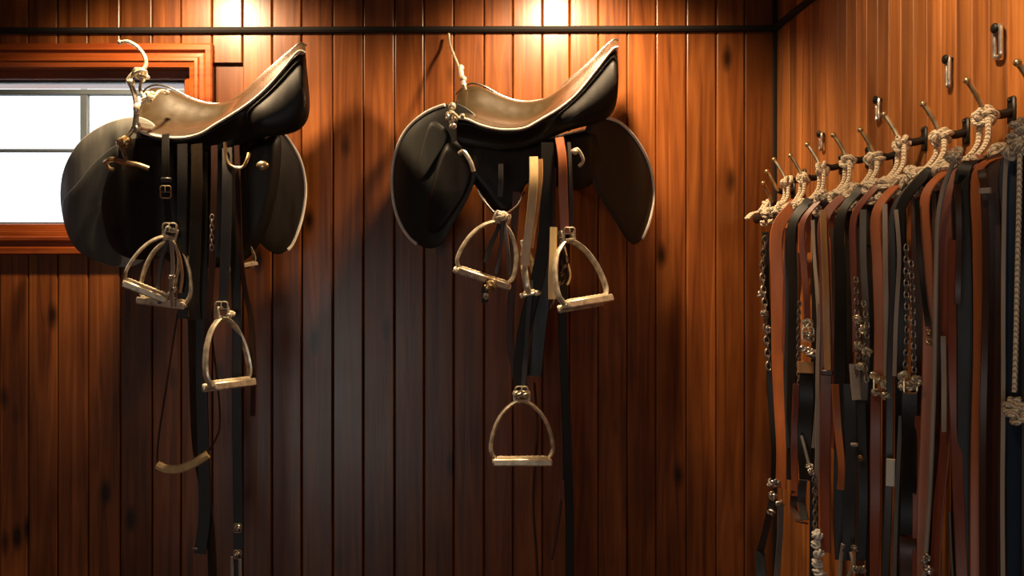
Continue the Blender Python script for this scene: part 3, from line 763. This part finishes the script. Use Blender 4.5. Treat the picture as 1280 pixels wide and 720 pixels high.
BG = 'bridles and lead straps on the right wall'
used = set()
def hang(name, label, cat, top, segs, hook=None, seed=0, ropes=True, kr=.020):
    """top: px column where it crosses the lower rail. segs: (part, kind, [(px,py)...], width_px, X, material, yaw)"""
    y = Z(top, XR) - D; zt = ZR; rd = random.Random(seed*7+3)
    t = thing(name, label, cat, V((XR, y, H-.1)), BG)
    zz = y + D; k = F/zz
    if ropes:
        m_ = MB(); m_.knot(V((XR-.006, y, zt+.004)), kr*.9, seed, kr*.24); m_.knot(V((XR-.014, y+.004, zt-.018)), kr*.5, seed+80, kr*.19)
        obj('rope_knot', m_, M['rope'], t)
        hz_ = min(fz, key=lambda f: abs(f - (hook or zz)))
        if hz_ not in used:
            used.add(hz_); hy = hz_ - D; hk_z = H + .292 + fdz[fz.index(hz_)]
            m_ = MB(); e_ = V((RW-.044, hy, hk_z-.008))
            for s_ in (-1, 1):
                m_.tube([V((XR-.010, hy+s_*.010, zt+.004)), V((XR+.004, hy+s_*.012, zt+.018)), V((XR+.026, hy+s_*.013, zt+.024)), V((RW-.050, hy+s_*.012, zt+.048)), V((RW-.047, hy+s_*.011, hk_z-.026)), e_], .0050, 8)
            obj('rope_loop', m_, M['rope'], t)
            obj('rope_knot', MB().knot(e_ + V((-.002,0,-.006)), .017, seed+20, .0050), M['rope'], t)
            if hz_ < 2.3: obj('rope_knot', MB().knot(V((XR-.006, hy, zt+.012)), .016, seed+40, .0048), M['rope'], t)
    for (part, kind, pts, w, X, mat, yaw) in segs:
        m_ = MB(); q = [Q(px, py, X) for px, py in pts]; W = w/F*(F*X/(pts[0][0]-VX))
        if kind == 'knot' and len(q) > 1:
            for i, c in enumerate(q): obj(part, MB().knot(c, W/2, i + seed*3), M[mat], t)
            continue
        if kind == 'strap':
            th = min(.004, W*.2)
            ph = rd.uniform(0, 6); m_.ribbon(q, W, th, lambda u, ph=ph: yawed(yaw + 22*math.sin(ph + 5*u)))
        elif kind == 'over':      # strap laid over the rail, falling both sides
            p0 = q[0]
            pre = [V((XR+.016, p0.y+.006, zt-.10)), V((XR+.015, p0.y+.004, zt)), V((XR, p0.y, zt+.014)), V((XR-.014, p0.y, zt+.004))]
            ph = rd.uniform(0, 6); m_.ribbon(pre + [p for p in q if p.z < zt-.01], W, .0035, lambda u, ph=ph: yawed(yaw + 22*math.sin(ph + 5*u)))
        elif kind == 'cord': m_.tube(q, W/2, 8)
        elif kind == 'chain': m_.chain(q, max(.010, W*1.2), max(.0013, W*.16))
        elif kind == 'buckle':
            for c in q: buckle(m_, c, W, W*1.2, max(.0018, W*.08), Matrix.Rotation(math.radians(-yaw), 3, 'Z'))
        elif kind == 'knot':
            for i, c in enumerate(q): m_.knot(c, W/2, i + seed*3)
        elif kind == 'keeper':
            for c in q: m_.box(c, (W, .010, W*.5), Matrix.Rotation(math.radians(-yaw), 3, 'Z'), .002)
        elif kind == 'sleeve': m_.ribbon(q, W, .009, yawed(yaw))
        obj(part, m_, M[mat], t)
    return t
Y = 25
hang('bridle', 'darkest thin bridle in the room corner with chain and steel bits down to the foot', 'bridle', 962, [
    ('rein','strap',[(957,290),(958,360),(961,430),(964,500),(968,560),(967,600)],8,.765,'black',Y),
    ('chain','chain',[(956,300),(953,340),(956,380),(958,420),(961,460)],7,.755,'dull',0),
    ('bit','knot',[(951,368),(955,392),(961,412)],9,.75,'steel',0),
    ('bit','knot',[(964,604),(972,604),(966,620),(975,630),(964,640)],11,.76,'steel',0),
    ('cheekpiece','strap',[(966,625),(960,650),(953,680),(949,692)],9,.76,'char',Y),
    ('cheekpiece','strap',[(976,632),(975,670),(971,720),(968,760)],7,.76,'grey',Y),
    ('loop','strap',[(950,690),(952,730),(953,780)],13,.757,'slate',Y)], 2.41, 1, kr=.017)
hang('lead_strap', 'bright chestnut strap, leftmost broad one next to the corner', 'strap', 972, [
    ('strap','over',[(971,290),(972,360),(972,440),(974,500),(977,560),(976,610)],15,.765,'orange',35),
    ('fold','strap',[(984,285),(981,380),(979,460),(977,560)],6,.775,'rbrown',35)], 2.35, 2, kr=.017)
hang('lead_strap', 'plain black strap right of the bright chestnut one by the corner', 'strap', 990, [
    ('strap','over',[(990,285),(991,360),(990,440),(989,520),(990,600)],13,.77,'black',40),
    ('fold','strap',[(984,300),(985,380),(983,470),(986,560)],6,.765,'slate',20)], 2.25, 3, kr=.017)
hang('bridle', 'brown bridle with tan noseband patch and black lower half, third group from corner', 'bridle', 1004, [
    ('cheekpiece','over',[(1003,280),(1005,330),(1008,370),(1009,400)],8,.765,'rbrown',35),
    ('cheekpiece','strap',[(1016,275),(1018,320),(1022,370),(1024,420),(1022,500),(1017,560)],5,.765,'palegrey',35),
    ('ring','knot',[(1009,405),(1011,420),(1006,437),(1016,442)],14,.755,'steel',0),
    ('ring','buckle',[(1010,418)],14,.752,'iron',0),
    ('noseband','sleeve',[(1007,452),(1007,466)],19,.755,'tan',35),
    ('tail','strap',[(1008,466),(1008,500),(1006,540),(1007,600)],17,.76,'black',35),
    ('edge','chain',[(999,380),(998,420),(998,460),(1000,520)],4,.76,'dull',0)], 2.14, 4, kr=.018)
hang('halter', 'dull red halter whose loops end in grey brown tongues low beside the corner group', 'halter', 998, [
    ('strap','strap',[(996,480),(994,530),(993,580),(994,620)],9,.75,'rbrown',30),
    ('tongue','strap',[(994,614),(992,632),(998,650),(1006,654)],9,.75,'dbrown',30),
    ('tongue','strap',[(1004,600),(1002,625),(1006,650)],10,.748,'char',30),
    ('clip','knot',[(1012,583),(1014,589)],9,.745,'steel',0),
    ('cord','cord',[(1002,545),(1006,560),(1011,580)],4,.747,'grey',0)], None, 5, ropes=False)
hang('lead_strap', 'long rosy brown strap wide in the middle, running to a pale studded end', 'strap', 1030, [
    ('strap','over',[(1030,275),(1031,330),(1032,380),(1033,440),(1032,520),(1031,600),(1032,690)],13,.76,'rbrown',45),
    ('strap','strap',[(1029,262),(1030,300),(1032,350),(1033,400),(1035,470)],8,.752,'tan',20),
    ('fold','strap',[(1024,380),(1022,460),(1022,540),(1020,620)],5,.757,'palegrey',30),
    ('keeper','keeper',[(1034,466)],14,.75,'dbrown',30),
    ('studs','chain',[(1018,600),(1019,640),(1018,670)],6,.75,'dull',0),
    ('studded_end','knot',[(1022,668),(1022,680),(1024,692),(1022,704),(1024,716),(1023,728)],14,.75,'white',0)], 2.03, 6, kr=.018)
hang('lead_strap', 'pair of black straps with a chestnut tongue low between them, left of the chains', 'strap', 1050, [
    ('strap','over',[(1050,275),(1051,360),(1050,450),(1051,540),(1050,640),(1052,700)],15,.765,'black',40),
    ('strap','strap',[(1041,285),(1043,370),(1045,460),(1046,540)],6,.76,'dbrown',20),
    ('tongue','strap',[(1044,480),(1047,530),(1052,580),(1051,612)],9,.752,'orange',30)], 1.90, 7, kr=.020)
hang('bridle', 'grey and brown bridle with a dense cluster of steel chain at mid height', 'bridle', 1072, [
    ('cheekpiece','over',[(1068,270),(1067,330),(1069,380),(1070,440)],8,.76,'rbrown',35),
    ('cheekpiece','strap',[(1079,262),(1079,320),(1082,380),(1083,440),(1080,500)],8,.757,'grey',30),
    ('chain','chain',[(1070,350),(1071,390),(1073,430),(1070,470)],6,.745,'dull',0),
    ('chain','chain',[(1080,380),(1084,410),(1081,450),(1084,480)],6,.742,'dull',0),
    ('bit','knot',[(1072,400),(1080,412),(1073,432),(1084,440),(1078,458)],12,.745,'iron',0),
    ('pad','sleeve',[(1068,455),(1070,482),(1072,500)],12,.748,'palegrey',35),
    ('strap','strap',[(1062,480),(1064,560),(1062,640),(1061,690)],15,.755,'slate',35),
    ('strap','strap',[(1076,490),(1078,560),(1079,620),(1076,700)],11,.757,'slate',35),
    ('buckle','keeper',[(1068,556)],9,.745,'palegrey',20),('clip','knot',[(1076,573)],8,.745,'brass',0),
    ('billet','cord',[(1054,680),(1051,700),(1050,725)],5,.745,'palegrey',0),
    ('billet','cord',[(1064,690),(1066,705),(1060,725)],5,.745,'palegrey',0),
    ('billet','knot',[(1068,686),(1070,712),(1078,712)],10,.745,'steel',0)], 1.78, 8, kr=.021)
hang('lead_strap', 'chestnut strap ending in a small clip between the two chain clusters', 'strap', 1097, [
    ('strap','over',[(1096,265),(1097,330),(1099,390),(1099,440),(1098,470)],12,.76,'orange',40),
    ('clip','knot',[(1093,470),(1100,476),(1106,480),(1096,490),(1108,494)],11,.75,'iron',0),
    ('ring','buckle',[(1100,480)],15,.747,'brass',0),
    ('strap','strap',[(1095,490),(1094,560),(1094,640),(1093,740)],12,.757,'rbrown',40)], 1.675, 9, kr=.021)
hang('lead_strap', 'long grey strap with a white tape mark in its lower third', 'strap', 1114, [
    ('strap','over',[(1118,262),(1117,330),(1115,400),(1113,460),(1112,540),(1110,640),(1106,740)],9,.755,'char',35),
    ('strap','strap',[(1106,255),(1107,340),(1108,420),(1106,500)],6,.76,'palegrey',35),
    ('tape','sleeve',[(1113.5,574),(1113,607)],10,.745,'white',30),
    ('strap','strap',[(1126,520),(1122,600),(1119,680),(1117,760)],5,.752,'grey',30)], 1.60, 10, kr=.021)
hang('bridle', 'black bridle with beaded steel chain over a brass ring, right of the white tape', 'bridle', 1134, [
    ('headpiece','over',[(1127,258),(1126,320),(1127,400),(1128,470)],12,.762,'black',35),
    ('cheekpiece','strap',[(1120,262),(1124,320),(1120,400),(1118,470)],5,.75,'palegrey',25),
    ('chain','chain',[(1133,310),(1133,360),(1134,410),(1131,470)],5,.745,'dull',0),
    ('chain','chain',[(1139,330),(1141,380),(1142,430),(1143,480)],5,.75,'dull',0),
    ('cheekpiece','strap',[(1146,250),(1149,310),(1155,370),(1160,408)],6,.75,'black',30),
    ('bit','knot',[(1130,470),(1138,482),(1146,476),(1128,482)],13,.74,'iron',0),
    ('ring','buckle',[(1138,482)],16,.738,'brass',0),
    ('tail','strap',[(1137,490),(1137,560),(1136,620),(1134,668)],19,.752,'black',35),
    ('stop','strap',[(1135,672),(1135,710),(1136,770)],20,.75,'dbrown',35)], 1.54, 11, kr=.022)
hang('lead_strap', 'chestnut strap left of the pale round lead line, joined by a small ring', 'strap', 1156, [
    ('strap','over',[(1157,245),(1159,320),(1160,400),(1159,480),(1156,560),(1153,640),(1152,760)],12,.765,'orange',45),
    ('ring','knot',[(1161,416),(1162,428)],9,.74,'brass',0),
    ('strap','strap',[(1148,520),(1146,600),(1145,700),(1145,760)],9,.76,'rbrown',35)], 1.48, 12, kr=.022)
hang('lead_line', 'pale round lead line curving down from the ball shaped knot', 'rope', 1190, [
    ('line','cord',[(1192,202),(1184,222),(1177,246),(1172,280),(1170,340),(1169,400),(1168,460),(1166,520),(1163,600),(1158,680),(1152,760)],6,.735,'palegrey',0),
    ('ball_knot','knot',[(1194,194),(1192,197)],21,.74,'rope',0),
    ('clip','knot',[(1157,700),(1161,712)],14,.73,'steel',0)], 1.415, 13, kr=.023)
hang('lead_strap', 'broad red brown strap parting into a narrow inverted V at the foot', 'strap', 1186, [
    ('strap','over',[(1184,235),(1183,320),(1183,400),(1184,480),(1181,560),(1173,640),(1168,740)],15,.76,'rbrown',50),
    ('strap','strap',[(1193,300),(1192,400),(1193,480),(1196,560),(1199,640),(1204,760)],13,.755,'rbrown',35),
    ('strap','strap',[(1179,420),(1180,480),(1180,540)],6,.745,'palegrey',20),
    ('fitting','cord',[(1187,640),(1189,690),(1192,740)],3,.745,'grey',0)], 1.39, 14, kr=.020)
hang('lead_strap', 'dark near black strap between the red brown V and the chestnut with small clip', 'strap', 1206, [
    ('strap','over',[(1204,215),(1205,320),(1206,420),(1206,520),(1207,620),(1211,760)],18,.765,'black',45),
    ('strap','strap',[(1197,230),(1199,300),(1197,380)],7,.75,'dbrown',25)], 1.36, 15, ropes=False)
hang('lead_strap', 'chestnut strap under the short fabric tab with a pale end', 'strap', 1224, [
    ('strap','over',[(1222,215),(1222,300),(1223,380),(1223,460),(1221,540),(1220,640),(1220,760)],13,.76,'orange',45),
    ('tab','strap',[(1227,212),(1229,224),(1231,234)],10,.74,'dbrown',30),
    ('tab_end','sleeve',[(1231,235),(1231,242)],14,.738,'palegrey',30)], 1.33, 16, kr=.018)
hang('lead_strap', 'wide dark brown strap beside the navy webbing', 'strap', 1240, [
    ('strap','over',[(1238,215),(1240,300),(1241,400),(1241,500),(1240,600),(1240,760)],20,.775,'dbrown',45),
    ('strap','strap',[(1231,250),(1232,340),(1231,420),(1229,520),(1228,640),(1229,760)],8,.75,'dbrown',30)], 1.31, 17, ropes=False)
hang('halter', 'navy webbing halter with pale edge strap and pinkish rope at the right picture edge', 'halter', 1266, [
    ('webbing','over',[(1264,200),(1266,300),(1266,400),(1266,500),(1268,620),(1270,760)],22,.75,'navy',50),
    ('edge_strap','strap',[(1262,170),(1257,210),(1255,280),(1254,380),(1254,500),(1253,620),(1254,760)],5,.735,'palegrey',25),
    ('rope','cord',[(1275,170),(1274,240),(1272,330),(1270,420),(1268,490)],6,.732,'rope',0),
    ('crown_knot','knot',[(1272,172),(1276,156),(1268,190),(1278,182)],24,.735,'rope',0),
    ('end_knot','knot',[(1268,508),(1272,520)],26,.732,'rope',0),
    ('strap','strap',[(1281,180),(1282,300),(1283,420),(1284,520),(1285,760)],14,.745,'black',40)], 1.285, 18, kr=.024)
# back layer: straps added on the wall side to darken bright gaps
for i, (px, mat, w, y1, lab) in enumerate([(1018,'black',10,760,'added black strap in the back layer left of the long rosy brown one'), (1076,'dbrown',12,760,'added dark brown strap in the back layer behind the steel chain cluster'), (1126,'black',13,760,'added black strap in the back layer left of the beaded chain'),
        (1160,'black',13,760,'added black strap in the back layer behind the chestnut strap with small ring'), (1196,'black',15,760,'added black strap in the back layer behind the red brown inverted V'), (1232,'black',16,760,'added black strap in the back layer behind the small fabric tab'),
        (996,'dbrown',9,520,'added thin dark brown strap in the back layer beside the black corner strap'), (1040,'rbrown',9,560,'added red brown strap in the back layer behind the rosy one'), (1060,'black',11,700,'added black strap in the back layer left of the steel chain cluster'),
        (1088,'black',12,740,'added black strap in the back layer right of the steel chain cluster'), (1108,'dbrown',12,740,'added dark brown strap in the back layer behind the white tape'), (1146,'dbrown',14,740,'added dark strap in the back layer right of the brass ring'),
        (1172,'dbrown',14,740,'added dark brown strap in the back layer behind the pale lead line'), (1214,'dbrown',14,740,'added dark brown strap in the back layer left of the small fabric tab'), (1252,'dbrown',14,740,'added dark strap in the back layer against the pale edge of the navy halter')]):
    hang('gap_strap', lab, 'strap', px, [('strap','strap',[(px,365-.2*F/Z(px,.83)),(px+1,400),(px,520 if y1>520 else 480),(px-1,y1)],w,.83,mat,50)], None, 30+i, ropes=False)

# ------------------------------------------------------------------ light
def spot(name, loc, to, e, col, size, blend, r):
    l = bpy.data.lights.new(name, 'SPOT'); l.energy = e; l.color = col; l.spot_size = math.radians(size); l.spot_blend = blend; l.shadow_soft_size = r
    o = bpy.data.objects.new(name, l); C.objects.link(o); o.location = loc
    o.rotation_euler = (V(to) - V(loc)).to_track_quat('-Z', 'Y').to_euler(); return o
def area(name, loc, to, e, col, sx, sy):
    l = bpy.data.lights.new(name, 'AREA'); l.shape = 'RECTANGLE'; l.size = sx; l.size_y = sy; l.energy = e; l.color = col
    o = bpy.data.objects.new(name, l); C.objects.link(o); o.location = loc
    o.rotation_euler = (V(to) - V(loc)).to_track_quat('-Z', 'Y').to_euler(); return o
warm = (1.0, .70, .40)
dl = .37
k = (D+dl)/D
for nm, px in (('warm_spot', 300), ('warm_spot', 690)):
    X = (px-VX)/F*D*k; z = H + (VY-14)/F*D*k
    spot(nm, (X, -dl, z), (X, -.10, H+.3), 76, warm, 130, .9, .028)
spot('warm_spot', (.20, -1.35, 2.62), (RW, -1.06, 2.20), 104, warm, 66, 1, .05)
spot('warm_spot', (-.35, -2.3, 2.62), (.86, -.95, 1.5), 17, warm, 52, 1, .06)  # warm fill added for straps and saddle fronts, not a ceiling fixture
# fill light added behind the camera, no doorway stands there
area('rear_fill', (-.8, -4.0, .85), (-.2, 0, 1.2), 10, (1.0,.96,.90), .8, 1.4)

w = bpy.data.worlds.new('World'); bpy.context.scene.world = w; w.use_nodes = True
bg = w.node_tree.nodes['Background']; bg.inputs[0].default_value = (.90,.96,1.0,1); bg.inputs[1].default_value = 2.6

cam = bpy.data.cameras.new('camera'); cam.sensor_width = 36; cam.lens = 36*F/1280
cam.shift_x = (640-VX)/1280; cam.shift_y = (VY-360)/1280; cam.clip_start = .02
co = bpy.data.objects.new('camera', cam); C.objects.link(co); co.location = (0, -D, H); co.rotation_euler = (math.radians(90), 0, 0)
bpy.context.scene.camera = co
vs_ = bpy.context.scene.view_settings; vs_.view_transform = 'Standard'; vs_.look = 'None'; vs_.gamma = 1; vs_.exposure = 0; vs_.use_curve_mapping = False
